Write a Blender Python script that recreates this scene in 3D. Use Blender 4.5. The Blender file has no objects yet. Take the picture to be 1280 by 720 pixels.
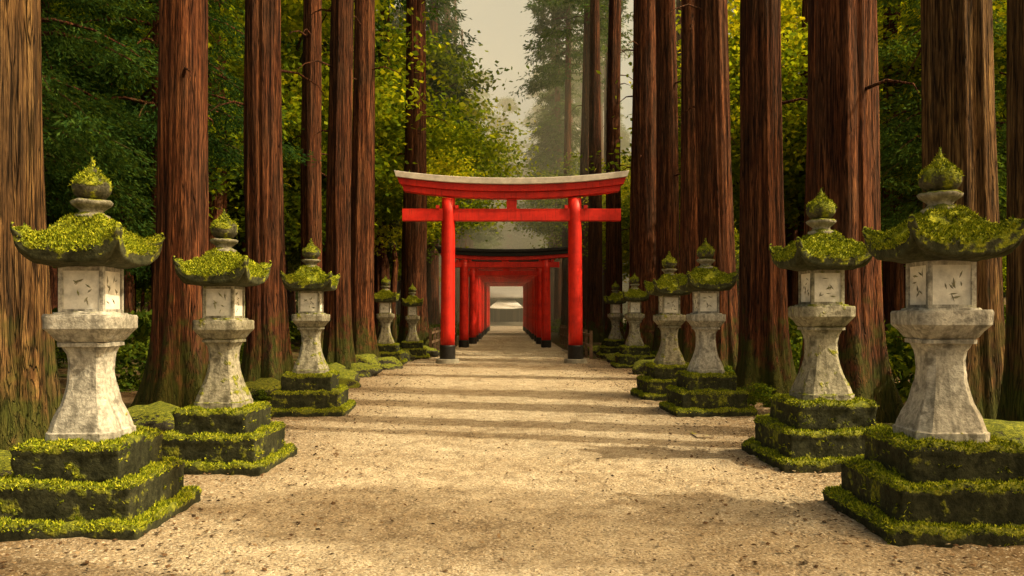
import bpy, math, random
import numpy as np
from mathutils import Vector, noise as mn, Matrix
random.seed(7)
RNG=np.random.default_rng(11)
scene=bpy.context.scene
COL=scene.collection
H=1.5; F=1000.0; HX=633.0; HY=392.0
# ------------------------------------------------------------------ helpers
def link(o,parent=None):
    COL.objects.link(o)
    if parent is not None: o.parent=parent
    return o
def empty(name,loc=(0,0,0),rot=0.0,scale=(1,1,1)):
    e=bpy.data.objects.new(name,None); e.empty_display_size=.3
    e.location=loc; e.rotation_euler=(0,0,rot); e.scale=scale
    return link(e)
def mesh(name,verts,faces,mats,smooth=True,midx=None):
    me=bpy.data.meshes.new(name)
    verts=np.asarray(verts,dtype=np.float32).reshape(-1,3)
    if isinstance(faces,np.ndarray):
        nf,k=faces.shape
        me.vertices.add(len(verts)); me.vertices.foreach_set('co',verts.ravel())
        me.loops.add(nf*k); me.loops.foreach_set('vertex_index',faces.astype(np.int32).ravel())
        me.polygons.add(nf)
        me.polygons.foreach_set('loop_start',np.arange(0,nf*k,k,dtype=np.int32))
        me.update(calc_edges=True); me.validate()
    else:
        me.from_pydata([tuple(map(float,v)) for v in verts],[],[tuple(int(i) for i in f) for f in faces])
    for m in (mats if isinstance(mats,(list,tuple)) else [mats]): me.materials.append(m)
    if midx is not None: me.polygons.foreach_set('material_index',np.asarray(midx,dtype=np.int32))
    me.polygons.foreach_set('use_smooth',np.full(len(me.polygons),smooth,dtype=bool))
    me.update()
    return me
def obj(name,me,parent=None,loc=(0,0,0),rot=(0,0,0),scale=(1,1,1)):
    o=bpy.data.objects.new(name,me); o.location=loc; o.rotation_euler=rot; o.scale=scale
    return link(o,parent)
# ------------------------------------------------------------------ materials
class NT:
    def __init__(s,name):
        s.m=bpy.data.materials.new(name); s.m.use_nodes=True
        s.t=s.m.node_tree; s.t.nodes.clear()
        s.out=s.n('ShaderNodeOutputMaterial')
    def n(s,typ):
        return s.t.nodes.new(typ)
    def l(s,a,b): s.t.links.new(a,b)
    def coord(s,scale=(1,1,1),kind='Object'):
        tc=s.n('ShaderNodeTexCoord'); mp=s.n('ShaderNodeMapping'); mp.inputs['Scale'].default_value=scale
        s.l(tc.outputs[kind],mp.inputs['Vector']); return mp.outputs['Vector']
    def noise(s,vec,scale,detail=5,rough=.55,dist=0):
        nd=s.n('ShaderNodeTexNoise'); nd.inputs['Scale'].default_value=scale; nd.inputs['Detail'].default_value=detail
        nd.inputs['Roughness'].default_value=rough; nd.inputs['Distortion'].default_value=dist
        s.l(vec,nd.inputs['Vector']); return nd.outputs['Fac']
    def vor(s,vec,scale,feature='F1'):
        nd=s.n('ShaderNodeTexVoronoi'); nd.feature=feature; nd.inputs['Scale'].default_value=scale
        s.l(vec,nd.inputs['Vector']); return nd
    def ramp(s,fac,stops):
        r=s.n('ShaderNodeValToRGB'); cr=r.color_ramp
        while len(cr.elements)<len(stops): cr.elements.new(.5)
        for e,(p,c) in zip(cr.elements,stops):
            e.position=p; e.color=(c[0],c[1],c[2],1) if not isinstance(c,(int,float)) else (c,c,c,1)
        s.l(fac,r.inputs['Fac']); return r.outputs['Color']
    def math(s,op,a,b=0.0,clamp=False):
        m=s.n('ShaderNodeMath'); m.operation=op; m.use_clamp=clamp
        for i,v in enumerate((a,b)):
            if isinstance(v,(int,float)): m.inputs[i].default_value=v
            else: s.l(v,m.inputs[i])
        return m.outputs[0]
    def mix(s,fac,a,b,mode='MIX'):
        m=s.n('ShaderNodeMix'); m.data_type='RGBA'; m.blend_type=mode
        for i,v in ((0,fac),(6,a),(7,b)):
            if isinstance(v,(int,float)): m.inputs[i].default_value=v
            elif isinstance(v,tuple): m.inputs[i].default_value=(v[0],v[1],v[2],1)
            else: s.l(v,m.inputs[i])
        return m.outputs[2]
    def bump(s,h,strength=.5,dist=.02,nrm=None):
        b=s.n('ShaderNodeBump'); b.inputs['Strength'].default_value=strength; b.inputs['Distance'].default_value=dist
        s.l(h,b.inputs['Height'])
        if nrm is not None: s.l(nrm,b.inputs['Normal'])
        return b.outputs['Normal']
    def pbsdf(s,color,rough=.8,normal=None,spec=.3):
        p=s.n('ShaderNodeBsdfPrincipled')
        if isinstance(color,tuple): p.inputs['Base Color'].default_value=(color[0],color[1],color[2],1)
        else: s.l(color,p.inputs['Base Color'])
        if isinstance(rough,(int,float)): p.inputs['Roughness'].default_value=rough
        else: s.l(rough,p.inputs['Roughness'])
        p.inputs['Specular IOR Level'].default_value=spec
        if normal is not None: s.l(normal,p.inputs['Normal'])
        s.l(p.outputs[0],s.out.inputs['Surface']); return p
def sepz(n,sock):
    sx=n.n('ShaderNodeSeparateXYZ'); n.l(sock,sx.inputs[0]); return sx.outputs['Z']

def stone_mat(name,dark,light,bias,mossmul=1.0,slope=.9):
    n=NT(name); v=n.coord()
    big=n.noise(v,3.2,3,.62); fine=n.noise(v,38,3,.7); med=n.noise(v,11,3,.6)
    c=n.ramp(n.math('ADD',n.math('MULTIPLY',big,.55),n.math('MULTIPLY',fine,.45)),[(.36,dark),(.5,tuple((a+b)/2 for a,b in zip(dark,light))),(.64,light)])
    c=n.mix(n.ramp(med,[(.34,.7),(.47,0.)]),c,tuple(x*.5 for x in dark))
    streak=n.noise(n.coord((1,1,.15)),14,2,.65)
    c=n.mix(n.ramp(streak,[(.34,.6),(.50,0.)]),c,tuple(x*.55 for x in dark))
    g=n.n('ShaderNodeNewGeometry'); nz=sepz(n,g.outputs['Normal'])
    m=n.math('ADD',n.math('MULTIPLY',nz,slope),n.math('MULTIPLY',n.math('SUBTRACT',med,.5),2.2))
    m=n.math('ADD',m,n.math('MULTIPLY',n.math('SUBTRACT',big,.5),1.8)); m=n.math('ADD',m,bias)
    mask=n.ramp(m,[(.35,0.),(.6,1.)])
    mm=n.math('ADD',n.math('MULTIPLY',med,.5),n.math('MULTIPLY',fine,.5))
    mc=n.ramp(mm,[(.36,(.035*mossmul,.046*mossmul,.005)),(.5,(.18*mossmul,.215*mossmul,.014)),(.64,(.44*mossmul,.45*mossmul,.028))])
    col=n.mix(mask,c,mc)
    h=n.math('MULTIPLY',fine,n.math('ADD',.5,mask))
    n.pbsdf(col,.9,n.bump(h,.75,.022),.2); return n.m
MAT={}
MAT['pillar']=stone_mat('granite',(.20,.19,.165),(.64,.62,.57),-.36,.7,slope=.5)
MAT['pillar_moss']=stone_mat('granite_mossy',(.13,.12,.082),(.46,.44,.36),.04,.6,slope=.6)
MAT['roof']=stone_mat('moss_roof',(.030,.036,.016),(.09,.09,.05),.36,1.0,slope=.85)
MAT['jewel']=stone_mat('moss_jewel',(.05,.05,.03),(.14,.13,.09),.55,.8,slope=.4)
MAT['base']=stone_mat('moss_base',(.014,.017,.008),(.055,.058,.030),.14,.6,slope=1.0)
MAT['rock']=stone_mat('moss_rock',(.02,.02,.014),(.09,.085,.065),.15,.65,slope=.9)
MAT['kerb']=stone_mat('kerb_stone',(.16,.125,.085),(.42,.34,.24),-.9)

def moss_blade():
    n=NT('moss_tufts'); g=n.n('ShaderNodeNewGeometry')
    c=n.ramp(g.outputs['Random Per Island'],[(0.,(.05,.08,.008)),(.5,(.23,.28,.016)),(1.,(.50,.50,.04))])
    d=n.n('ShaderNodeBsdfDiffuse'); n.l(c,d.inputs[0])
    n.l(d.outputs[0],n.out.inputs['Surface']); return n.m
MAT['tuft']=moss_blade()
def leaf_mat(name,stops,trans=.45):
    n=NT(name); g=n.n('ShaderNodeNewGeometry'); oi=n.n('ShaderNodeObjectInfo')
    f=n.math('ADD',n.math('MULTIPLY',g.outputs['Random Per Island'],.5),n.math('MULTIPLY',oi.outputs['Random'],.5))
    c=n.ramp(f,stops)
    d=n.n('ShaderNodeBsdfDiffuse'); n.l(c,d.inputs['Color'])
    t=n.n('ShaderNodeBsdfTranslucent'); c2=n.mix(1.,c,(1.7,1.4,.45),'MULTIPLY'); n.l(c2,t.inputs[0])
    ms=n.n('ShaderNodeMixShader'); ms.inputs[0].default_value=trans; n.l(d.outputs[0],ms.inputs[1]); n.l(t.outputs[0],ms.inputs[2])
    n.l(ms.outputs[0],n.out.inputs['Surface']); return n.m
MAT['cedar_leaf']=leaf_mat('cedar_foliage',[(0.,(.011,.030,.011)),(.5,(.036,.085,.020)),(1.,(.11,.18,.033))],.4)
MAT['maple_leaf']=leaf_mat('maple_foliage',[(0.,(.03,.07,.008)),(.5,(.18,.26,.018)),(1.,(.50,.50,.035))],.55)
MAT['shrub_leaf']=leaf_mat('shrub_foliage',[(0.,(.012,.028,.006)),(.5,(.05,.09,.012)),(1.,(.18,.22,.02))],.4)
def bark_mat(name,dark,mid,light):
    n=NT(name); oi=n.n('ShaderNodeObjectInfo')
    a=n.noise(n.coord((1,1,.045)),17,4,.66,.35); b=n.noise(n.coord((1,1,.12)),48,2,.65); c0=n.noise(n.coord((1,1,.35)),2.0,2,.55)
    fz=n.noise(n.coord((1,1,.03)),26,1,.5,.8)
    crack=n.ramp(n.math('ABSOLUTE',n.math('SUBTRACT',fz,.5)),[(.0,0.),(.05,1.)])
    hgt=n.math('ADD',n.math('MULTIPLY',a,.7),n.math('MULTIPLY',b,.3))
    col=n.ramp(hgt,[(.34,dark),(.5,mid),(.66,light)])
    col=n.mix(n.math('MULTIPLY',n.ramp(c0,[(.4,0.),(.65,1.)]),.4),col,n.mix(1.,n.ramp(hgt,[(.35,.3),(.65,1.4)]),(.075,.055,.035),'MULTIPLY'))
    col=n.mix(n.math('MULTIPLY',n.math('SUBTRACT',1.,crack),.85),col,tuple(x*.25 for x in dark))
    col=n.mix(n.math('MULTIPLY',oi.outputs['Random'],.7),col,n.mix(1.,col,(.38,.36,.36),'MULTIPLY'))
    tc=n.n('ShaderNodeTexCoord'); z=sepz(n,tc.outputs['Object'])
    mf=n.math('SUBTRACT',n.math('ADD',n.noise(n.coord(),4,2,.6),.35),n.math('MULTIPLY',z,.30))
    col=n.mix(n.ramp(mf,[(.45,0.),(.7,.8)]),col,(.045,.06,.010))
    h=n.math('ADD',hgt,n.math('MULTIPLY',crack,.4))
    n.pbsdf(col,.92,n.bump(h,1.,.08),.15); return n.m
MAT['bark']=bark_mat('cedar_bark',(.018,.007,.004),(.12,.038,.017),(.35,.13,.052))
MAT['bark2']=bark_mat('cedar_bark_brown',(.022,.012,.006),(.13,.066,.026),(.33,.195,.075))
def simple(name,color,rough=.7,var=.25,scale=6,bump=.2,stretch=(1,1,1),spec=.3):
    n=NT(name); v=n.coord(stretch); a=n.noise(v,scale,4,.65); 
    c=n.ramp(a,[(.3,tuple(x*(1-var) for x in color)),(.7,tuple(min(1,x*(1+var)) for x in color))])
    n.pbsdf(c,rough,n.bump(a,bump,.01),spec); return n.m
def red_mat():
    n=NT('vermilion_paint'); v=n.coord(); a=n.noise(v,2.2,3,.65); s=n.noise(n.coord((1,1,.08)),22,3,.7)
    c=n.ramp(a,[(.3,(.52,.012,.007)),(.6,(.80,.024,.011)),(.8,(.85,.045,.018))])
    c=n.mix(n.ramp(s,[(.55,0.),(.70,.55)]),c,(.22,.009,.007))
    n.pbsdf(c,n.ramp(s,[(.3,.38),(.7,.6)]),n.bump(s,.2,.01),.4); return n.m
MAT['red']=red_mat()
MAT['black']=simple('black_lacquer',(.018,.016,.015),.5,.4,8)
MAT['copper']=simple('weathered_copper_cap',(.62,.56,.51),.4,.25,3,.3)
MAT['darkwood']=simple('dark_wood',(.06,.036,.022),.7,.4,14,.4,(1,1,.2))
MAT['wood']=simple('fence_wood',(.16,.10,.06),.8,.35,14,.4)
MAT['plaster']=simple('timber_wall',(.16,.105,.06),.8,.3,6,.3,(1,1,.2))
MAT['cloth']=simple('pale_canopy',(.88,.85,.78),.9,.05,4)
MAT['tile']=simple('roof_shingle',(.30,.28,.25),.7,.35,5,.5,(1,6,1))
MAT['paper']=simple('lantern_panel',(.72,.70,.66),.8,.28,9,.5)
MAT['slab']=simple('plinth_stone',(.28,.26,.21),.85,.4,9,.5)
# ------------------------------------------------------------------ loft of rounded squares
S=sorted(set([round(x,4) for x in list(np.linspace(-1,1,15)[:-1])+[-.975,-.94,.94,.975]]))
def ring(z,w,c,lift=0,ext=0,sx=1.,sy=1.,cham=False):
    pts=[]
    c=max(c,.001)
    for k in range(4):
        for s in S:
            x,y=1.0,s
            ax,ay=abs(x)-(1-c),abs(y)-(1-c)
            if ay>0:
                if cham: q=c/(ax+ay)
                else: q=c/math.hypot(ax,ay)
                x=(1-c)+ax*q; y=math.copysign((1-c)+ay*q,y)
            cn=min(abs(x),abs(y))/max(abs(x),abs(y))
            e=cn**5
            r=w*(1+ext*e)
            px,py=x*r,y*r
            for _ in range(k): px,py=-py,px
            pts.append((px*sx,py*sy,z+lift*(.35*cn**2.5+.65*cn**8)))
    return pts
def loft(keys,step=.022,cham=False,sx=1.,sy=1.,cap=True):
    ks=[tuple(k)+(0,)*(5-len(k)) for k in keys]
    rows=[ks[0]]
    for a,b in zip(ks[:-1],ks[1:]):
        d=math.hypot(b[0]-a[0],b[1]-a[1]); n=max(1,int(d/step))
        for i in range(1,n+1):
            t=i/n; rows.append(tuple(a[j]*(1-t)+b[j]*t for j in range(5)))
    V=[];Fc=[];n=len(S)*4
    for r in rows: V+=ring(*r,sx=sx,sy=sy,cham=cham)
    for i in range(len(rows)-1):
        for j in range(n):
            k=(j+1)%n; Fc.append((i*n+j,i*n+k,(i+1)*n+k,(i+1)*n+j))
    if cap:
        V.append((0,0,rows[0][0])); c0=len(V)-1
        V.append((0,0,rows[-1][0])); c1=len(V)-1
        m=(len(rows)-1)*n
        for j in range(n):
            k=(j+1)%n; Fc.append((c0,k,j)); Fc.append((c1,m+j,m+k))
    return V,Fc
def roughen(me,amp,mossamp=0.0,seed=0,freq=9.):
    nr=[v.normal.copy() for v in me.vertices]
    for v,N in zip(me.vertices,nr):
        p=Vector(v.co)*freq+Vector((seed*7.3,seed*3.1,0))
        d=amp*mn.noise(p)+amp*.5*mn.noise(p*3)
        if mossamp and N.z>.15:
            q=Vector(v.co)*22+Vector((seed*5.3,0,0))
            d+=mossamp*N.z*(.5+.9*mn.noise(p*.8)+.55*mn.noise(q))
        v.co+=N*d
    me.update()
def tufts(me_list,n,seed,h=.019,w=.006,minz=.15):
    rg=np.random.default_rng(seed); C=[];Nn=[];A=[]
    for me in me_list:
        for p in me.polygons:
            if p.normal.z>minz and p.area>0 and mn.noise(Vector(p.center)*6+Vector((seed,0,0)))>-.42:
                C.append([tuple(me.vertices[i].co) for i in (p.vertices[0],p.vertices[1],p.vertices[2])]); Nn.append(tuple(p.normal)); A.append(p.area*max(.35,p.normal.z))
    C=np.array(C);Nn=np.array(Nn);A=np.array(A);A/=A.sum()
    idx=rg.choice(len(A),n,p=A); u=rg.random((n,1));v=rg.random((n,1))
    base=C[idx,1]+(C[idx,0]-C[idx,1])*u+(C[idx,2]-C[idx,1])*v
    up=Nn[idx]*.7+rg.normal(0,.45,(n,3))+np.array([0,0,.3]); up/=np.linalg.norm(up,axis=1)[:,None]
    sd=np.cross(up,rg.normal(0,1,(n,3))); sd/=np.linalg.norm(sd,axis=1)[:,None]
    hh=h*rg.uniform(.5,1.5,(n,1)); ww=w*rg.uniform(.6,1.4,(n,1))
    V=np.stack([base-sd*ww-up*.003,base+sd*ww-up*.003,base+up*hh],1).reshape(-1,3)
    return mesh('moss',V,np.arange(3*n).reshape(-1,3),MAT['tuft'],False)
# ------------------------------------------------------------------ stone lantern
def box_keys(z0,z1,w,b=.012,c=.03):
    return [(z0,w-b,c),(z0+b,w,c),(z1-b,w,c),(z1,w-b,c),(z1,w*.5,c)]
RW=.88
def lantern_meshes(seed,mossy):
    P={}
    def mk(nm,keys,mat,amp,moss=0,cham=False,step=.022,fr=9.,sharp=None,sx=1.):
        V,Fc=loft(keys,step,cham,sx=sx,sy=sx); me=mesh(nm,V,Fc,mat); roughen(me,amp,moss,seed,fr); P[nm]=me
        if sharp: me.set_sharp_from_angle(angle=math.radians(sharp))
        return me
    mk('lower_step',box_keys(-.05,.105,.58,.022,.03),MAT['base'],.014,.042,step=.028)
    mk('middle_step',box_keys(.09,.35,.48,.022,.03),MAT['base'],.014,.042,step=.028)
    mk('upper_step',box_keys(.335,.59,.36,.024,.05),MAT['base'],.017,.040,step=.024)
    pm=MAT['pillar_moss'] if mossy else MAT['pillar']
    ft=.24; c=.27
    mk('pillar',[(.58,ft-.01,c),(.60,ft,c),(.665,ft,c),(.675,ft-.012,c),(.71,ft-.020,c),(.77,.20,c),(.85,.168,c),(.93,.145,c),(1.0,.132,c),(1.08,.124,c),
        (1.15,.125,c),(1.21,.133,c),(1.25,.150,c),(1.262,.155,c),(1.267,.178,c),(1.292,.178,c),(1.30,.12,c)],pm,.006,.004,True,sharp=26)
    mk('platform',[(1.285,.12,.22),(1.295,.165,.22),(1.31,.185,.22),(1.35,.212,.22),(1.385,.243,.22),(1.395,.25,.22),(1.475,.25,.22),(1.487,.243,.22),(1.49,.20,.22),(1.503,.195,.22),(1.505,.1,.22)],pm,.006,.010,True,sharp=28)
    mk('fire_box',[(1.50,.14,.02),(1.505,.142,.02),(1.83,.142,.02),(1.835,.13,.02)],MAT['paper'],.003,fr=14)
    V=[];Fc=[]
    def bx(x0,x1,y0,y1,z0,z1):
        i=len(V); V.extend([(x0,y0,z0),(x1,y0,z0),(x1,y1,z0),(x0,y1,z0),(x0,y0,z1),(x1,y0,z1),(x1,y1,z1),(x0,y1,z1)])
        Fc.extend([tuple(i+k for k in f) for f in ((0,3,2,1),(4,5,6,7),(0,1,5,4),(1,2,6,5),(2,3,7,6),(3,0,4,7))])
    w=.157
    for sx_ in (-1,1):
        for sy_ in (-1,1):
            x0,x1=sorted((sx_*w,sx_*(w-.030))); y0,y1=sorted((sy_*w,sy_*(w-.030))); bx(x0,x1,y0,y1,1.502,1.832)
    for zz in ((1.504,1.532),(1.803,1.831)):
        for s_ in (-1,1):
            a,b=sorted((s_*(w-.002),s_*(w-.03))); bx(-(w-.031),w-.031,a,b,*zz); bx(a,b,-(w-.031),w-.031,*zz)
    P['fire_box_frame']=mesh('fire_box_frame',V,Fc,pm,False)
    # shallow carved relief: overlapping leaf strokes on each panel
    V=[];Fc=[]
    rs=random.Random(seed)
    for k in range(4):
        a0=k*math.pi/2; ca,sa=math.cos(a0),math.sin(a0)
        for s_ in range(9):
            ux=rs.uniform(-.07,.07); uz=1.668+rs.uniform(-.09,.09); an=rs.uniform(0,3.14); L=rs.uniform(.02,.045); Wd=rs.uniform(.005,.010)
            i0=len(V)
            for (p,q,dd) in ((-L,0,.141),(0,-Wd,.141),(L,0,.141),(0,Wd,.141),(0,0,.150)):
                lx=ux+p*math.cos(an)-q*math.sin(an); lz=uz+p*math.sin(an)+q*math.cos(an)
                V.append((dd*ca-lx*sa,dd*sa+lx*ca,lz))
            Fc+=[(i0,i0+1,i0+4),(i0+1,i0+2,i0+4),(i0+2,i0+3,i0+4),(i0+3,i0,i0+4)]
    P['carved_relief']=mesh('carved_relief',V,Fc,MAT['pillar_moss'],False)
    ed=.385
    mk('roof',[(1.828,.14,.02,0),(1.832,.18,.02,0),(1.838,.25,.02,.02,0),(1.845,.33,.02,.08,.01),(1.850,ed-.012,.02,.13,.03),(1.862,ed,.02,.145,.05),(1.920,ed+.004,.02,.15,.06),
        (1.942,ed-.014,.02,.145,.04),(1.972,.340,.02,.10,.02),(2.000,.292,.02,.065,.01),(2.035,.243,.02,.04,0),(2.074,.197,.02,.025,0),(2.115,.165,.03,.015,0),(2.150,.145,.06,0),(2.163,.12,.1,0),(2.168,.05,.1)],
        MAT['roof'],.010,.040,step=.018,sx=RW)
    V=[];Fc=[]
    for k in range(4):
        a=math.pi/4+k*math.pi/2; ca,sa=math.cos(a),math.sin(a)
        path=[(.48,2.005,.034),(.535,2.03,.034),(.568,2.055,.030),(.583,2.085,.024),(.578,2.108,.016),(.562,2.112,.007)]
        i0=len(V)
        for (r,z,q) in path:
            r*=RW
            for j in range(8):
                t=j*math.pi/4; lx=q*math.cos(t); lz=q*math.sin(t)
                V.append((ca*r-sa*lx,sa*r+ca*lx,z+lz*.9))
        for i in range(len(path)-1):
            for j in range(8):
                Fc.append((i0+i*8+j,i0+i*8+(j+1)%8,i0+(i+1)*8+(j+1)%8,i0+(i+1)*8+j))
        Fc.append(tuple(i0+(len(path)-1)*8+j for j in range(8)))
    P['roof_corner_curls']=mesh('roof_corner_curls',V,Fc,MAT['roof'])
    mk('finial_neck',[(2.15,.10,1.),(2.16,.118,1.),(2.20,.118,1.),(2.215,.085,1.),(2.235,.075,1.),(2.25,.09,1.),(2.28,.130,1.),(2.30,.138,1.),(2.31,.12,1.),(2.312,.05,1.)],MAT['pillar_moss'],.006,.008,step=.016)
    ks=[(2.30,.06,1.)]
    for i in range(1,14):
        a=-math.pi/2+math.pi*i/15; ks.append((2.405+.10*math.sin(a),.132*math.cos(a),1.))
    ks+= [(2.51,.050,1.),(2.53,.034,1.),(2.56,.018,1.),(2.615,.004,1.)]
    mk('finial_jewel',ks,MAT['jewel'],.006,.012,step=.016)
    P['moss']=tufts([P['lower_step'],P['middle_step'],P['upper_step'],P['roof'],P['roof'],P['finial_jewel']],46000,seed)
    return P
LV=[lantern_meshes(3,False),lantern_meshes(8,True),lantern_meshes(15,True)]
def lantern(X,Y,sc,var,rot=0.0,xy=1.0):
    e=empty('stone_lantern',(X,Y,0),rot,(sc*xy,sc*xy,sc))
    for k,me in LV[var].items(): obj(k,me,e)
    return e
lantern(-2.99,5.77,1.0,0,.02)
lantern(-2.78,7.88,.965,1,-.03)
lantern(-2.93,12.0,1.0,2,.04)
lantern(-3.55,23.5,1.0,1,.0)
lantern(-3.1,26.4,.95,2,.1)
lantern(3.09,5.70,1.02,0,math.pi/2-.03,1.03)
lantern(3.17,8.06,1.055,1,math.pi/2+.02)
lantern(2.99,12.0,1.0,0,math.pi+.03)
lantern(2.87,14.1,.99,2,.05)
lantern(3.52,22.0,1.0,1,math.pi)
lantern(3.75,27.5,1.0,2,.0)
# ------------------------------------------------------------------ torii
def bm_box(V,Fc,x0,x1,y0,y1,z0,z1):
    i=len(V); V.extend([(x0,y0,z0),(x1,y0,z0),(x1,y1,z0),(x0,y1,z0),(x0,y0,z1),(x1,y0,z1),(x1,y1,z1),(x0,y1,z1)])
    Fc.extend([tuple(i+k for k in f) for f in ((0,3,2,1),(4,5,6,7),(0,1,5,4),(1,2,6,5),(2,3,7,6),(3,0,4,7))])
def beam(name,half,dy,z0,z1,rise,slant,mat,n=28,power=2.2):
    V=[];Fc=[]
    for i in range(n+1):
        t=-1+2*i/n; r=rise*abs(t)**power
        xb=t*half; xt=t*(half+slant)
        b=.012
        sec=[(-dy+b,z0),(dy-b,z0),(dy,z0+b),(dy,z1-b),(dy-b,z1),(-dy+b,z1),(-dy,z1-b),(-dy,z0+b)]
        for (y,z) in sec:
            f=(z-z0)/(z1-z0); V.append((xb*(1-f)+xt*f,y,z+r))
    for i in range(n):
        for j in range(8):
            Fc.append((i*8+j,(i+1)*8+j,(i+1)*8+(j+1)%8,i*8+(j+1)%8))
    Fc.append(tuple(range(8))); Fc.append(tuple(n*8+j for j in reversed(range(8))))
    return mesh(name,V,Fc,mat,False)
def post(name,r0,r1,z0,z1,mat,lean=0.0,n=32,rings=10):
    V=[];Fc=[]
    for i in range(rings+1):
        t=i/rings
        for j in range(n):
            a=2*math.pi*j/n; r=r0*(1-t)+r1*t; V.append((r*math.cos(a)+lean*(z0+(z1-z0)*t),r*math.sin(a),z0+(z1-z0)*t))
    for i in range(rings):
        for j in range(n): Fc.append((i*n+j,i*n+(j+1)%n,(i+1)*n+(j+1)%n,(i+1)*n+j))
    Fc.append(tuple(reversed(range(n)))); Fc.append(tuple(rings*n+j for j in range(n)))
    me=mesh(name,V,Fc,mat,True)
    me.polygons[-1].use_smooth=False; me.polygons[-2].use_smooth=False
    return me
def torii_parts(sep,r,ht,khalf,nhalf,nz0,nz1,rise,capmat,plinth=True,kth=.33,dark=False,capth=.13):
    P=[]
    hs=sep/2; zk=ht-rise-capth-.01-kth
    for s,nm in ((-1,'left'),(1,'right')):
        lean=-s*.006
        P.append((nm+'_pillar',post(nm+'_pillar',r,r*.93,.52 if plinth else .3,zk+.02,MAT['red'],lean),s*hs))
        P.append((nm+'_pillar_sleeve',post(nm+'_pillar_sleeve',r*1.10,r*1.10,.13 if plinth else .0,.56 if plinth else .34,MAT['black'],lean),s*hs))
        if plinth: P.append((nm+'_plinth',post(nm+'_plinth',r*1.75,r*1.55,-.05,.15,MAT['slab']),s*hs))
    P.append(('tie_beam',beam('tie_beam',nhalf,.13,nz0,nz1,0,0,MAT['red'],4),0))
    V=[];Fc=[]; bm_box(V,Fc,-.15,.15,-.10,.10,nz1+.002,zk-.002); P.append(('centre_strut',mesh('centre_strut',V,Fc,MAT['red'],False),0))
    V=[];Fc=[]
    for s in (-1,1):
        for q in (-1,1):
            xx=s*hs+q*(r+.07); bm_box(V,Fc,xx-.05,xx+.05,-.17,.17,nz1+.001,nz1+.10)
    P.append(('wedges',mesh('wedges',V,Fc,MAT['red'],False),0))
    low=MAT['black'] if dark else MAT['red']
    P.append(('under_lintel',beam('under_lintel',khalf-.25,.17,zk,zk+kth*.48,rise,.04,MAT['red']),0))
    P.append(('lintel',beam('lintel',khalf-.14,.23,zk+kth*.48+.003,zk+kth,rise,.08,low),0))
    P.append(('lintel_cap',beam('lintel_cap',khalf-.04,.31,zk+kth+.003,zk+kth+capth,rise,.06,capmat),0))
    return P
def torii(parts,X,Y,sc=(1,1,1)):
    e=empty('torii_gate',(X,Y,0),0,sc)
    for nm,me,x in parts: obj(nm,me,e,(x,0,0))
    return e
torii(torii_parts(3.83,.215,5.74,3.45,3.25,4.26,4.62,.22,MAT['copper'],kth=.40,capth=.19),.155,23.9)
T2=torii_parts(3.5,.20,4.45,2.95,2.3,3.52,3.76,.14,MAT['black'],False,.34,True)
torii(T2,-.06,35,(1.03,1,1))
T3=torii_parts(3.3,.19,4.25,2.4,2.1,3.35,3.58,.12,MAT['black'],False,.30,False)
y=39.; i=0
while y<71:
    torii(T3,.0,y,(1.0+.02*math.sin(i*2.1),1,1+.17*(y-39)/31+.01*math.sin(i*1.3))); y+=3.5; i+=1
# ------------------------------------------------------------------ shrine at the end
sh=empty('shrine_building',(0,98,0))
def bobj(nm,boxes,mat,parent):
    V=[];Fc=[]
    for b in boxes: bm_box(V,Fc,*b)
    return obj(nm,mesh(nm,V,Fc,mat,False),parent)
bobj('stone_platform',[(-7,7,-2.5,5,0,.5),(-2,2,-3.1,-2.502,0,.34),(-2,2,-3.7,-3.102,0,.17)],MAT['slab'],sh)
bobj('walls',[(-5.5,5.5,0,4,.502,3.4)],MAT['plaster'],sh)
bobj('columns',[(x-.13,x+.13,-.30,-.003,.502,3.39) for x in (-5.4,-3.6,-1.8,1.8,3.6,5.4)]+[(x-.10,x+.10,-2.3,-2.1,.502,2.2) for x in (-1.35,1.35)],MAT['darkwood'],sh)
bobj('door',[(-.8,-.02,-.10,-.004,.502,2.3),(.02,.8,-.10,-.004,.502,2.3)],MAT['darkwood'],sh)
bobj('beams',[(-5.6,5.6,-.34,-.31,2.95,3.3),(-1.6,1.6,-2.32,-2.08,2.202,2.36)],MAT['darkwood'],sh)
bobj('lattice',[(x-.03,x+.03,-.08,-.004,.502,2.9) for x in np.arange(-5.1,5.2,.30) if abs(x)>.95],MAT['darkwood'],sh)
bobj('paper_screens',[(x-.62,x+.62,-.06,-.004,1.0,1.9) for x in (-4.5,-2.7,2.7,4.5)],MAT['cloth'],sh)
V,Fc=loft([(3.25,5.0,.02,0,0),(3.3,6.9,.02,.5,.02),(3.42,7.0,.02,.55,.03),(3.75,5.9,.02,.25,0),(4.3,4.7,.02,.05,0),(5.1,3.6,.02,0,0),(6.1,2.7,.02,0,0)],.3,sx=1.,sy=.62)
obj('main_roof',mesh('main_roof',V,Fc,MAT['tile']),sh,(0,1.6,0))
bobj('roof_ridge',[(-3.3,3.3,1.3,1.9,6.05,6.45)],MAT['tile'],sh)
V=[];Fc=[];n=24
prof=[(-4.0,2.02),(-3.6,2.14),(-3.0,2.42),(-2.4,2.84),(-2.15,3.06),(-1.9,2.86),(-1.3,2.5),(-.5,2.3)]
for i in range(n+1):
    t=-1+2*i/n
    for (yy,z) in prof:
        k=(3.06-z)/1.04
        V.append((t*(1.0+1.0*k),yy,z+.12*t*t*k)); V.append((t*(1.0+1.0*k),yy,z+.09+.12*t*t*k))
m=len(prof)*2
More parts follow.
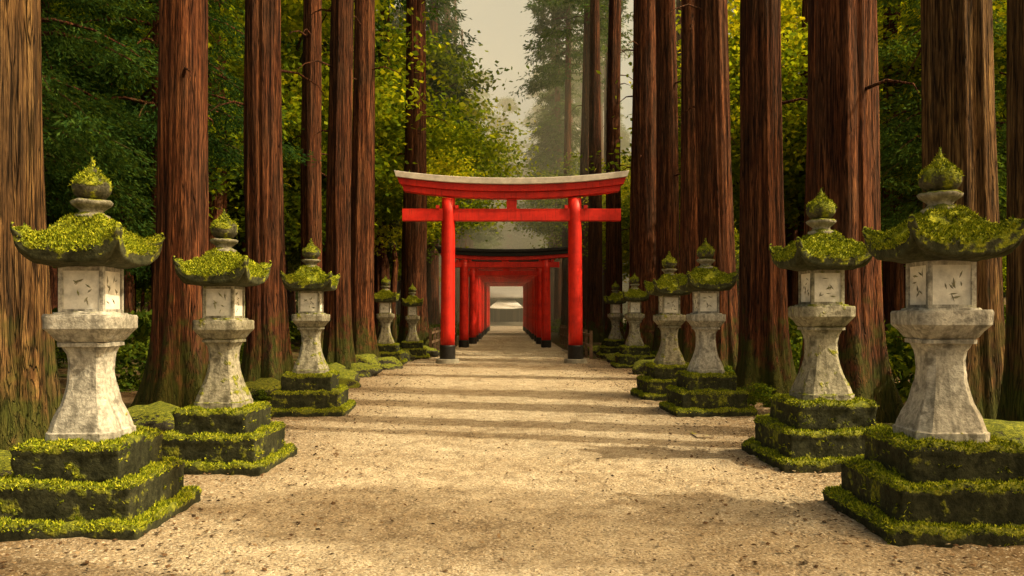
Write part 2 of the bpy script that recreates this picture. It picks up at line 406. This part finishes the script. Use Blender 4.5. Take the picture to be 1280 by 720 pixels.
for i in range(n):
    for j in range(len(prof)-1):
        a=i*m+j*2;b=a+m
        Fc+=[(a,a+2,b+2,b),(a+1,b+1,b+3,a+3)]
    a=i*m;b=a+m; Fc.append((a,b,b+1,a+1)); a+=m-2;b+=m-2; Fc.append((a,a+1,b+1,b))
obj('porch_roof',mesh('porch_roof',V,Fc,MAT['cloth']),sh)
# ------------------------------------------------------------------ ground
def ground_mat():
    n=NT('forest_floor'); v=n.coord(); a=n.noise(v,.7,3,.65); b=n.noise(v,9,4,.7)
    c=n.ramp(b,[(.3,(.030,.020,.011)),(.5,(.085,.055,.028)),(.7,(.17,.115,.06))])
    c=n.mix(n.ramp(a,[(.48,0.),(.62,.85)]),c,n.ramp(b,[(.3,(.015,.022,.005)),(.7,(.08,.10,.016))]))
    n.pbsdf(c,.95,n.bump(b,.9,.05),.1); return n.m
def path_mat():
    n=NT('gravel_sand'); v=n.coord(); a=n.noise(v,.55,3,.6); m=n.noise(v,3.5,4,.65); f=n.noise(v,60,3,.75); vo=n.vor(v,75)
    c=n.ramp(n.math('ADD',n.math('MULTIPLY',m,.5),n.math('MULTIPLY',f,.5)),[(.34,(.24,.185,.125)),(.5,(.51,.42,.30)),(.66,(.74,.65,.50))])
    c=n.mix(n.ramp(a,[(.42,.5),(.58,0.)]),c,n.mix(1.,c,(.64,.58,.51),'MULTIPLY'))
    tc=n.n('ShaderNodeTexCoord'); sx=n.n('ShaderNodeSeparateXYZ'); n.l(tc.outputs['Object'],sx.inputs[0])
    ed=n.math('ADD',n.math('ABSOLUTE',sx.outputs['X']),n.math('MULTIPLY',n.math('SUBTRACT',m,.5),3.2))
    c=n.mix(n.ramp(n.math('MULTIPLY',ed,.2),[(.36,0.),(.66,.9)]),c,n.mix(1.,c,(.42,.34,.25),'MULTIPLY'))
    pc=n.n('ShaderNodeSeparateColor'); n.l(vo.outputs['Color'],pc.inputs[0])
    c=n.mix(n.ramp(pc.outputs[0],[(.78,0.),(.86,.65)]),c,(.13,.095,.065))
    c=n.mix(n.ramp(pc.outputs[1],[(.84,0.),(.92,.6)]),c,(.78,.71,.58))
    h=n.math('ADD',n.math('MULTIPLY',f,.7),n.math('MULTIPLY',n.noise(v,13,2,.6),1.3))
    n.pbsdf(c,.95,n.bump(h,1.,.04),.1); return n.m
def gz(x,y):
    ax=abs(x); return .25*max(0,min(1,(ax-5.)/12))*(1+mn.noise(Vector((x*.15,y*.15,0))))+ (max(0,ax-40))*.10
xs=np.concatenate([[-600,-300,-160,-100,-70,-50],np.arange(-40,40.1,.8),[50,70,100,160,300,600]])
ys=np.concatenate([[-300,-100,-50],np.arange(-20,125,1.2),[140,180,240,350,600,1000]])
V=[(x,y,(gz(x,y) if abs(x)<41 else gz(math.copysign(40,x),y)+min(60,(abs(x)-40)*.12)) -(.0 if abs(x)>4 else .02)) for y in ys for x in xs]
nx=len(xs); Fc=np.array([(j*nx+i,j*nx+i+1,(j+1)*nx+i+1,(j+1)*nx+i) for j in range(len(ys)-1) for i in range(nx-1)])
obj('ground',mesh('ground',V,Fc,ground_mat()))
pxs=np.linspace(-1,1,190); pys=np.concatenate([np.arange(-6,2,.3),np.arange(2,14,.045),np.arange(14,30,.12),np.arange(30,95.6,.6)])
V=[]
for y_ in pys:
    wl=4.3+.35*mn.noise(Vector((0,y_*.5,3)))+.15*mn.noise(Vector((0,y_*2.1,7)))
    wr=4.3+.35*mn.noise(Vector((9,y_*.5,3)))+.15*mn.noise(Vector((9,y_*2.1,7)))
    if y_>22: k=min(1,(y_-22)/6); wl=wl*(1-k)+2.3*k; wr=wr*(1-k)+2.4*k
    if y_>72: k=min(1,(y_-72)/3); wl+=5*k; wr+=5*k
    for t in pxs:
        x=t*(wr if t>0 else wl)
        p=Vector((x,y_,0))
        z=.026+.016*mn.noise(p*1.3)+.015*mn.noise(p*4.5)+.016*mn.noise(p*9.7)-max(0,abs(t)-.9)*.35
        V.append((x,y_,z))
nx=len(pxs); Fc=np.array([(j*nx+i,j*nx+i+1,(j+1)*nx+i+1,(j+1)*nx+i) for j in range(len(pys)-1) for i in range(nx-1)])
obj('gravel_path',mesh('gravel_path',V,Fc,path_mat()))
kb=empty('path_kerb')
V=[];Fc=[]
y_=9.5
while y_<32:
    L=random.uniform(.6,1.0); xx=2.38+random.uniform(-.03,.03); zt=.030+random.uniform(-.006,.006)
    bm_box(V,Fc,xx-.09,xx+.09,y_,y_+L-.03,-.03,zt); y_+=L
obj('kerb_stones',mesh('kerb_stones',V,Fc,MAT['kerb'],False),kb)
def scatter_debris():
    n=10000; rg=RNG
    yy=3+27*rg.random(n)**1.7; side=rg.random(n)
    xx=np.where(side<.45,rg.normal(-2.7,.95,n),np.where(side<.9,rg.normal(2.8,.95,n),rg.uniform(-4,4,n)))
    a=rg.random(n)*6.28; L=rg.uniform(.008,.026,n); W=L*rg.uniform(.4,.9,n)
    d=np.stack([np.cos(a),np.sin(a),rg.normal(0,.2,n)],1); s=np.stack([-np.sin(a),np.cos(a),rg.normal(0,.3,n)],1)
    c=np.stack([xx,yy,np.full(n,.038)],1)
    up=np.array([0,0,1.])*(L*.35)[:,None]
    V=np.stack([c-d*L[:,None],c-s*W[:,None],c+d*L[:,None],c+s*W[:,None],c+up],1).reshape(-1,3)
    b=np.arange(n)*5
    Fc=np.concatenate([np.stack([b+i,b+(i+1)%4,b+4],1) for i in range(4)])
    nn=NT('debris'); g=nn.n('ShaderNodeNewGeometry')
    c=nn.ramp(g.outputs['Random Per Island'],[(0.,(.03,.018,.01)),(.5,(.12,.065,.03)),(.8,(.22,.15,.08)),(1.,(.34,.28,.2))]); nn.pbsdf(c,.9)
    obj('fallen_leaves',mesh('fallen_leaves',V,Fc,nn.m,False))
scatter_debris()
# ------------------------------------------------------------------ trees
def tube(V,Fc,MI,pts,rads,n=6,mi=0):
    i0=len(V)
    for k,(p,r) in enumerate(zip(pts,rads)):
        d=(Vector(pts[min(k+1,len(pts)-1)])-Vector(pts[max(k-1,0)])).normalized()
        a=d.cross(Vector((.13,.31,.94))).normalized(); b=d.cross(a)
        for j in range(n):
            t=2*math.pi*j/n; q=Vector(p)+a*(r*math.cos(t))+b*(r*math.sin(t)); V.append(tuple(q))
    for k in range(len(pts)-1):
        for j in range(n):
            Fc.append((i0+k*n+j,i0+k*n+(j+1)%n,i0+(k+1)*n+(j+1)%n,i0+(k+1)*n+j)); MI.append(mi)
def trunk_mesh(R,Ht,seed,mat,nseg=72,nr=64,flare=.55,leanx=0.,stubs=7,stub0=3.5):
    rs=random.Random(seed); V=[];Fc=[];MI=[]
    ph=[rs.random()*6.28 for _ in range(8)]; bx=rs.uniform(-.01,.01)
    for i in range(nr+1):
        t=(i/nr)**1.7; z=-.25+(Ht+.25)*t
        zz=max(z,0)
        rr=R*(1-.78*zz/Ht*(.6+.4*zz/Ht))
        for j in range(nseg):
            a=2*math.pi*j/nseg
            fl=flare*R*math.exp(-zz/(.9*R+.25))*(1+.45*math.sin(5*a+ph[0])+.3*math.sin(8*a+ph[1]))
            r=rr+fl
            r+=rr*(.04*math.sin(3*a+ph[2]+z*.12)+.035*math.sin(7*a+ph[3]-z*.2)+.03*math.sin(13*a+ph[4]+z*.25)+.022*math.sin(23*a+ph[5]-z*.3))
            r+=rr*.07*mn.noise(Vector((math.cos(a)*3.5+seed,math.sin(a)*3.5,z*.35)))
            V.append((r*math.cos(a)+leanx*z+.10*math.sin(z*.25+ph[6])*(zz/(zz+6)),r*math.sin(a)+bx*z,z))
    for i in range(nr):
        for j in range(nseg):
            Fc.append((i*nseg+j,i*nseg+(j+1)%nseg,(i+1)*nseg+(j+1)%nseg,(i+1)*nseg+j)); MI.append(0)
    for s in range(stubs):
        z=rs.uniform(stub0,min(Ht*.55,14)); a=rs.random()*6.28; L=rs.uniform(.3,1.2); r=R*(1-.5*z/Ht)*.9
        c,s_=math.cos(a),math.sin(a); x0=leanx*z
        pts=[(x0+c*r*.8,s_*r*.8,z),(x0+c*(r+L*.4),s_*(r+L*.4),z+.04*L),(x0+c*(r+L*.8)+.05,s_*(r+L*.8),z-.12*L),(x0+c*(r+L),s_*(r+L)+.07,z-.3*L)]
        tube(V,Fc,MI,pts,[.03,.02,.013,.004],6)
    return mesh('trunk',V,Fc,mat)
def leaves(centers,dirs,L,W,rg):
    n=len(centers); dirs=dirs/np.linalg.norm(dirs,axis=1)[:,None]
    sd=np.cross(dirs,rg.normal(0,1,(n,3))); sd/=np.linalg.norm(sd,axis=1)[:,None]
    L=L[:,None];W=W[:,None]
    V=np.stack([centers,centers+dirs*L*.45+sd*W*.5,centers+dirs*L,centers+dirs*L*.45-sd*W*.5],1).reshape(-1,3)
    return V,np.arange(4*n).reshape(-1,4)
def crown_conifer(seed,Hc,R,nbr,per,leafL=.20,clumps=9,mat='cedar_leaf'):
    rg=np.random.default_rng(seed); TV=[];TF=[];MI=[];C=[];D=[]
    for b in range(nbr):
        z=Hc*rg.random()**1.15*.97; a=rg.random()*6.28; L=R*(1-z/Hc)**.65*rg.uniform(.5,1.05)+.25
        ca,sa=math.cos(a),math.sin(a)
        f=lambda t:(ca*L*t,sa*L*t,z+.18*L*t-.48*L*t*t)
        tube(TV,TF,MI,[f(t) for t in (0,.3,.6,.85,1.)],[.05*(.4+L/R*.6),.035,.022,.012,.004],4,1)
        nc=max(3,int(clumps*L/R))
        for k in range(nc):
            t=rg.uniform(.18,1.05); p=np.array(f(t)); lat=rg.normal(0,.20*L*(1.15-t*.7)); p+=np.array([-sa*lat,ca*lat,-abs(lat)*.25])
            m=per; sg=rg.uniform(.16,.34)*(.6+.1*R)
            q=rg.normal(0,1,(m,3))*np.array([sg,sg,sg*.42]); 
            rr=np.hypot(q[:,0],q[:,1]); q[:,2]-=rr*.35
            C.append(p+q); d=np.stack([q[:,0]/sg*.5+ca*.5,q[:,1]/sg*.5+sa*.5,np.full(m,-.55)],1)+rg.normal(0,.4,(m,3)); D.append(d)
    C=np.concatenate(C);D=np.concatenate(D);n=len(C)
    V,Fq=leaves(C,D,leafL*rg.uniform(.6,1.3,n),leafL*.30*rg.uniform(.7,1.3,n),rg)
    off=len(TV); TVn=np.array(TV,dtype=np.float32); Fall=np.concatenate([np.array(TF),Fq+off]); Vall=np.concatenate([TVn,V])
    mi=np.concatenate([np.ones(len(TF)),np.zeros(len(Fq))])
    return mesh('crown',Vall,Fall,[MAT[mat],MAT['bark']],False,mi)
def crown_broad(seed,Rx,Rz,ncl,per,leafL=.13,mat='maple_leaf',limbs=14,z0=-3.,raw=False):
    rg=np.random.default_rng(seed); TV=[];TF=[];MI=[];C=[];D=[]
    for b in range(ncl):
        v=rg.normal(0,1,3); v/=np.linalg.norm(v); rad=rg.uniform(.35,1.)**.6
        p=v*np.array([Rx,Rx,Rz])*rad
        if b<limbs:
            pts=[(0,0,z0),(p[0]*.15,p[1]*.15,z0*.45),(p[0]*.55,p[1]*.55,p[2]*.5-.2),tuple(p)]
            tube(TV,TF,MI,pts,[.10,.065,.035,.01],5,1)
        m=int(per*rg.uniform(.6,1.4)); sg=rg.uniform(.3,.62)*Rx/3.
        q=rg.normal(0,1,(m,3))*np.array([sg,sg,sg*.38]); C.append(p+q)
        D.append(rg.normal(0,1,(m,3))*np.array([1,1,.5])+np.array([0,0,-.35]))
    C=np.concatenate(C);D=np.concatenate(D);n=len(C)
    V,Fq=leaves(C,D,leafL*rg.uniform(.6,1.3,n),leafL*.6*rg.uniform(.7,1.3,n),rg)
    if raw: return V,Fq
    off=len(TV)
    Vall=np.concatenate([np.array(TV,dtype=np.float32),V]); Fall=np.concatenate([np.array(TF),Fq+off]); mi=np.concatenate([np.ones(len(TF)),np.zeros(len(Fq))])
    return mesh('crown',Vall,Fall,[MAT[mat],MAT['bark']],False,mi)
CON=[crown_conifer(21+i,15,4.2,100,32,.34) for i in range(3)]
CONN=[crown_conifer(31+i,9,2.6,100,90,.11,10) for i in range(2)]
BRO=[crown_broad(41+i,3.4,2.6,60,230,.17) for i in range(3)]
BT=[trunk_mesh(.45,30,61+i,MAT['bark'],36,40,stubs=8) for i in range(3)]
MT=[]
for i in range(2):
    V=[];Fc=[];MI=[]; tube(V,Fc,MI,[(0,0,-.2),(.1,.05,1.5),(0,.15,3.2),(.15,0,4.6)],[.17,.13,.11,.08],10); MT.append(mesh('trunk',V,Fc,MAT['bark']))
main=[(2,106,7.6,.0,'bark2',18),(222,66,12.5,.012,'bark',18),(334,52,15.5,-.005,'bark',18),(391,28,21,.0,'bark',18),(423,34,19,.006,'bark',18),(453,32,23,.0,'bark',18),
 (518,34,30,.0,'bark',15),(478,22,38,.0,'bark',16),(50,26,19,.0,'bark',None),(272,30,24,0,'bark',None),(108,42,24,.0,'bark',None),(160,20,30,0,'bark',None),(305,16,34,0,'bark',None),
 (806,40,27,-.004,'bark',None),(835,32,24,-.01,'bark',None),(866,36,21,-.006,'bark',None),(900,48,17.5,-.018,'bark',None),(955,58,14,-.004,'bark',None),(1056,92,11.5,-.012,'bark',None),(1203,90,9.4,-.006,'bark2',None),
 (743,20,42,0,'bark',None),(768,22,36,0,'bark',None),(1118,26,22,0,'bark',None),(1008,22,30,0,'bark',None),(1150,24,26,0,'bark',None),(1292,60,8.2,0,'bark2',None)]
for k,(cx,wp,d,lean,mt,cb) in enumerate(main):
    X=(cx-HX)/F*d; R=wp/F*d/2*.93; Ht=random.uniform(27,33)
    e=empty('dapple_cedar_tree',(X,d,gz(X,d)))
    near=d<20
    obj('trunk',trunk_mesh(R,Ht,100+k,MAT[mt],110 if near else 48,90 if near else 44,leanx=lean,stubs=7,stub0=4.0 if d<20 else 5),e,rot=(0,0,random.random()*6.28 if lean==0 else 0))
    zc=cb or 23
    s=.75 if cb else .5
    obj('crown',CON[k%3],e,(lean*zc,0,zc),(0,0,random.random()*6.28),(s,s,s))
for (X,Y,zb,s) in ((5.4,-4.5,18,.5),(17,-4.5,15,.6),(21.5,.3,15,.66),(19,9.8,14,.45),(24,16,14,.7),(20,20.5,16,.5)):  # unseen cedars added off frame, sun side, to cast dappled shade on the path
    e=empty('dapple_cedar_tree',(X,Y,gz(X,Y))); obj('trunk',BT[int(abs(X*3))%3],e,scale=(1.1,1.1,1)); obj('crown',CON[int(abs(Y*3))%3],e,(0,0,zb),(0,0,X),(s,s,s*1.2))
for (X,Y) in ((-6.5,1.5),(-5.5,-5),(6.3,2.2),(-9,-1)):
    e=empty('dapple_cedar_tree',(X,Y,gz(X,Y))); obj('trunk',BT[1],e,scale=(1.1,1.1,1)); obj('crown',CON[1],e,(0,0,23),(0,0,X),(.45,.45,.5))
rf=random.Random(5); cnt=0
def forest_tree(X,Y,zb,cs,sc=1.):
    global cnt
    e=empty('dapple_cedar_tree',(X,Y,gz(X,Y)),rf.random()*6.28)
    obj('trunk',BT[rf.randrange(3)],e,scale=(sc,sc,1))
    obj('crown',CON[rf.randrange(3)],e,(0,0,zb),(0,0,rf.random()*6.28),(cs,cs,cs*rf.uniform(1.,1.25))); cnt+=1
for iy in range(11):
    Y=28+iy*7.6+rf.uniform(-1.5,1.5)
    for ix in range(5):
        X=-(7.0+ix*6.8+rf.uniform(-2,2)+(0 if iy%2 else 3))
        if abs(X)>Y*.66+4: continue
        forest_tree(X,Y,rf.uniform(12,17) if Y<60 else rf.uniform(8,14),rf.uniform(.7,.95),sc=rf.uniform(.7,1.2))
for iy in range(11):
    Y=30+iy*7.6+rf.uniform(-1.5,1.5)
    for ix in range(5):
        X=(7.0+ix*6.8+rf.uniform(-2,2)+(0 if iy%2 else 3))
        if X>Y*.66+4: continue
        forest_tree(X,Y,rf.uniform(20,24) if X<32 else 8,rf.uniform(.4,.55) if X<32 else 1.1,sc=rf.uniform(.7,1.2))
for side in (-1,1):
    Y=47
    while Y<(108 if side<0 else 90):
        X=side*(4.3+rf.uniform(-.4,.5)); forest_tree(X,Y,rf.uniform(9,12) if side<0 else (18 if Y<60 else rf.uniform(10,13)),.85,sc=rf.uniform(.7,1.)); Y+=rf.uniform(7.5,10)
for (X,Y,s,zb) in ((-7,121,1.5,2),(0.5,128,1.5,1),(7,122,1.5,2),(0.,130,1.4,13),(-4.5,129,1.5,16),(5.5,131,1.5,17),(-9,124,1.4,14),(9.5,126,1.4,14)):
    e=empty('dapple_cedar_tree',(X,Y,0)); obj('trunk',BT[0],e,scale=(1.2,1.2,.9)); obj('crown',CON[int(Y)%3],e,(0,0,zb),(0,0,Y),(s,s,s*1.15))
dt=empty('distant_trees')
for i in range(44):
    a=-.72+1.44*(i+rf.random())/44; r=rf.uniform(132,155); X=math.sin(a)*r; Y=math.cos(a)*r
    z=gz(math.copysign(min(abs(X),40),X),Y)
    s=rf.uniform(1.6,2.1)
    obj('conifer',CON[rf.randrange(3)],dt,(X,Y,z+rf.uniform(0,2)),(0,0,rf.random()*6.28),(s,s,s*rf.uniform(1.,1.3)))
for i in range(54):
    side=-1 if i%2 else 1
    Y=rf.uniform(26,74); X=side*rf.uniform(7.,9+Y*.40)
    s=rf.uniform(.9,1.5); e=empty('maple_tree',(X,Y,gz(X,Y)),rf.random()*6.28,(s,s,s))
    obj('trunk',MT[i%2],e); obj('crown',BRO[i%3],e,(.1,0,rf.uniform(5.0,6.6)))
for (X,Y,s) in ((-4.8,42,1.4),(-5.6,52,1.8),(-6.2,33,1.3),(5.6,56,1.4),(-10.5,22,1.2),(13,21,1.2),(-13,26,1.4),(-6,64,1.9),(12,30,1.4),(17,28,1.4),(-9,30,1.3),(-5.2,37,1.2),(14,36,1.9),(-12,38,1.9),(-7.5,44,2.)):
    e=empty('maple_tree',(X,Y,gz(X,Y)),rf.random()*6.28,(s,s,s)); obj('trunk',MT[0],e); obj('crown',BRO[1],e,(.1,0,6.2),(0,0,s*5))
for (X,Y,zb,s) in ((-8.3,13.5,3.8,1.),(-7.4,17,4.6,1.),(-10.5,18,3.,1.2),(-12,14,3,1.1),(11,20,4.,1.2)):
    e=empty('young_cedar_tree',(X,Y,gz(X,Y))); obj('trunk',BT[1],e,scale=(.3,.3,.5)); obj('crown',CONN[int(Y)%2],e,(0,0,zb),(0,0,X),(s,s,s))
raws=[crown_broad(51+i,.8,.55,24,80,.10,raw=True,limbs=0) for i in range(3)]
VV=[];FF=[];off=0
places=[]
for i in range(230):
    side=-1 if i%2 else 1; Y=rf.uniform(8,70); X=side*(rf.uniform(5.6,8+Y*.5) if Y<34 else rf.uniform(3.4,8+Y*.5)); places.append((X,Y,rf.uniform(.6,1.8)))
for i in range(46):   # low plants hugging the edges of the path
    side=-1 if i%2 else 1; Y=rf.uniform(9.5,32); X=side*rf.uniform(4.0,5.0); places.append((X,Y,rf.uniform(.22,.5)))
for i,(X,Y,s) in enumerate(places):
    v,f=raws[i%3]; a=rf.random()*6.28; ca,sa=math.cos(a),math.sin(a)
    q=np.stack([(v[:,0]*ca-v[:,1]*sa)*s+X,(v[:,0]*sa+v[:,1]*ca)*s+Y,v[:,2]*s*rf.uniform(.7,1.3)+gz(X,Y)+.35*s],1)
    VV.append(q);FF.append(f+off);off+=len(v)
obj('undergrowth',mesh('undergrowth',np.concatenate(VV),np.concatenate(FF),MAT['shrub_leaf'],False))
def rock(seed):
    import bmesh
    bm=bmesh.new(); bmesh.ops.create_icosphere(bm,subdivisions=4,radius=1)
    for v in bm.verts:
        p=v.co*1.2+Vector((seed,0,0)); v.co*=1+.35*mn.noise(p)+.12*mn.noise(p*3)+.04*mn.noise(p*9)
    me=bpy.data.meshes.new('mossy_rock'); bm.to_mesh(me); bm.free(); me.materials.append(MAT['rock'])
    for p in me.polygons:p.use_smooth=True
    return me
RK=[rock(1.3),rock(4.7),rock(9.1)]
for i,(X,Y,s) in enumerate([(-3.75,15.2,.34),(-3.5,16.6,.36),(-3.9,17.6,.42),(-3.45,18.9,.36),(-3.8,20.2,.5),(-3.3,21.4,.36),(-4.2,13.9,.4),(-3.2,16.0,.2),
    (3.7,16.3,.36),(3.9,18.,.45),(3.6,19.6,.40),(4.3,15.,.4),(3.5,24.3,.36),(3.3,17.1,.24),(4.3,10.3,.36),(4.2,6.9,.42),(4.6,7.6,.5),(-4.4,9.9,.4),(-4.5,6.9,.35),(-3.4,24.9,.4),(3.9,25,.4),(-2.9,28,.4),(3.1,29.5,.35)]):
    obj('mossy_rock',RK[i%3],None,(X,Y,s*.25),(0,0,i*1.7),(s*1.2,s*1.3,s*.7))
for sgn in (1,-1):
    fe=empty('wooden_fence',(sgn*2.75,26 if sgn>0 else 29,0)); bx=[]
    for k in range(10): bx.append((-.05,.05,k*1.6-.05,k*1.6+.05,-.1,.95))
    rl=[(-.03,.03,k*1.6+.052,k*1.6+1.548,z,z+.08) for k in range(9) for z in (.40,.75)]
    bobj('posts',bx,MAT['wood'],fe); bobj('rails',rl,MAT['wood'],fe)
# ------------------------------------------------------------------ mist hanging in the far avenue
V=[];Fc=[]; bm_box(V,Fc,-15,15,40,136,-.5,44)
nm=NT('mist'); vs=nm.n('ShaderNodeVolumeScatter'); vs.inputs['Color'].default_value=(1,.97,.76,1); vs.inputs['Density'].default_value=.0075; vs.inputs['Anisotropy'].default_value=.0
nm.l(vs.outputs[0],nm.out.inputs['Volume'])
obj('mist',mesh('mist',V,Fc,nm.m,False))
# ------------------------------------------------------------------ light
el=math.radians(48); az=math.radians(14)
d=Vector((math.cos(el)*math.cos(az),-math.cos(el)*math.sin(az),math.sin(el)))
sl=bpy.data.lights.new('sun','SUN'); sl.energy=5; sl.angle=math.radians(.5); sl.color=(1.,.84,.52)
so=bpy.data.objects.new('sun',sl); so.rotation_euler=d.to_track_quat('Z','Y').to_euler(); COL.objects.link(so)
w=bpy.data.worlds.new('World'); scene.world=w; w.use_nodes=True; nt=w.node_tree
bg=nt.nodes['Background']; sk=nt.nodes.new('ShaderNodeTexSky'); sk.sky_type='NISHITA'; sk.sun_disc=False
sk.sun_elevation=el; sk.sun_rotation=math.radians(90)+az; sk.dust_density=9; sk.air_density=1.0; sk.ozone_density=.3
mx=nt.nodes.new('ShaderNodeMix'); mx.data_type='RGBA'; mx.blend_type='MULTIPLY'; mx.clamp_result=False; mx.inputs[0].default_value=1; mx.inputs[7].default_value=(2.0,1.62,.92,1)
nt.links.new(sk.outputs[0],mx.inputs[6]); nt.links.new(mx.outputs[2],bg.inputs[0]); bg.inputs[1].default_value=.15
# ------------------------------------------------------------------ camera
cam=bpy.data.cameras.new('camera'); cam.sensor_width=36; cam.lens=36*F/1280; cam.clip_end=3000; cam.clip_start=.05
cam.shift_y=(HY-360)/1280; cam.shift_x=(640-HX)/1280
co=bpy.data.objects.new('camera',cam); co.location=(0,0,H); co.rotation_euler=(math.radians(90),0,0); COL.objects.link(co); scene.camera=co
scene.view_settings.view_transform='Standard'; scene.view_settings.look='None'; scene.view_settings.exposure=0
print('trees',cnt)
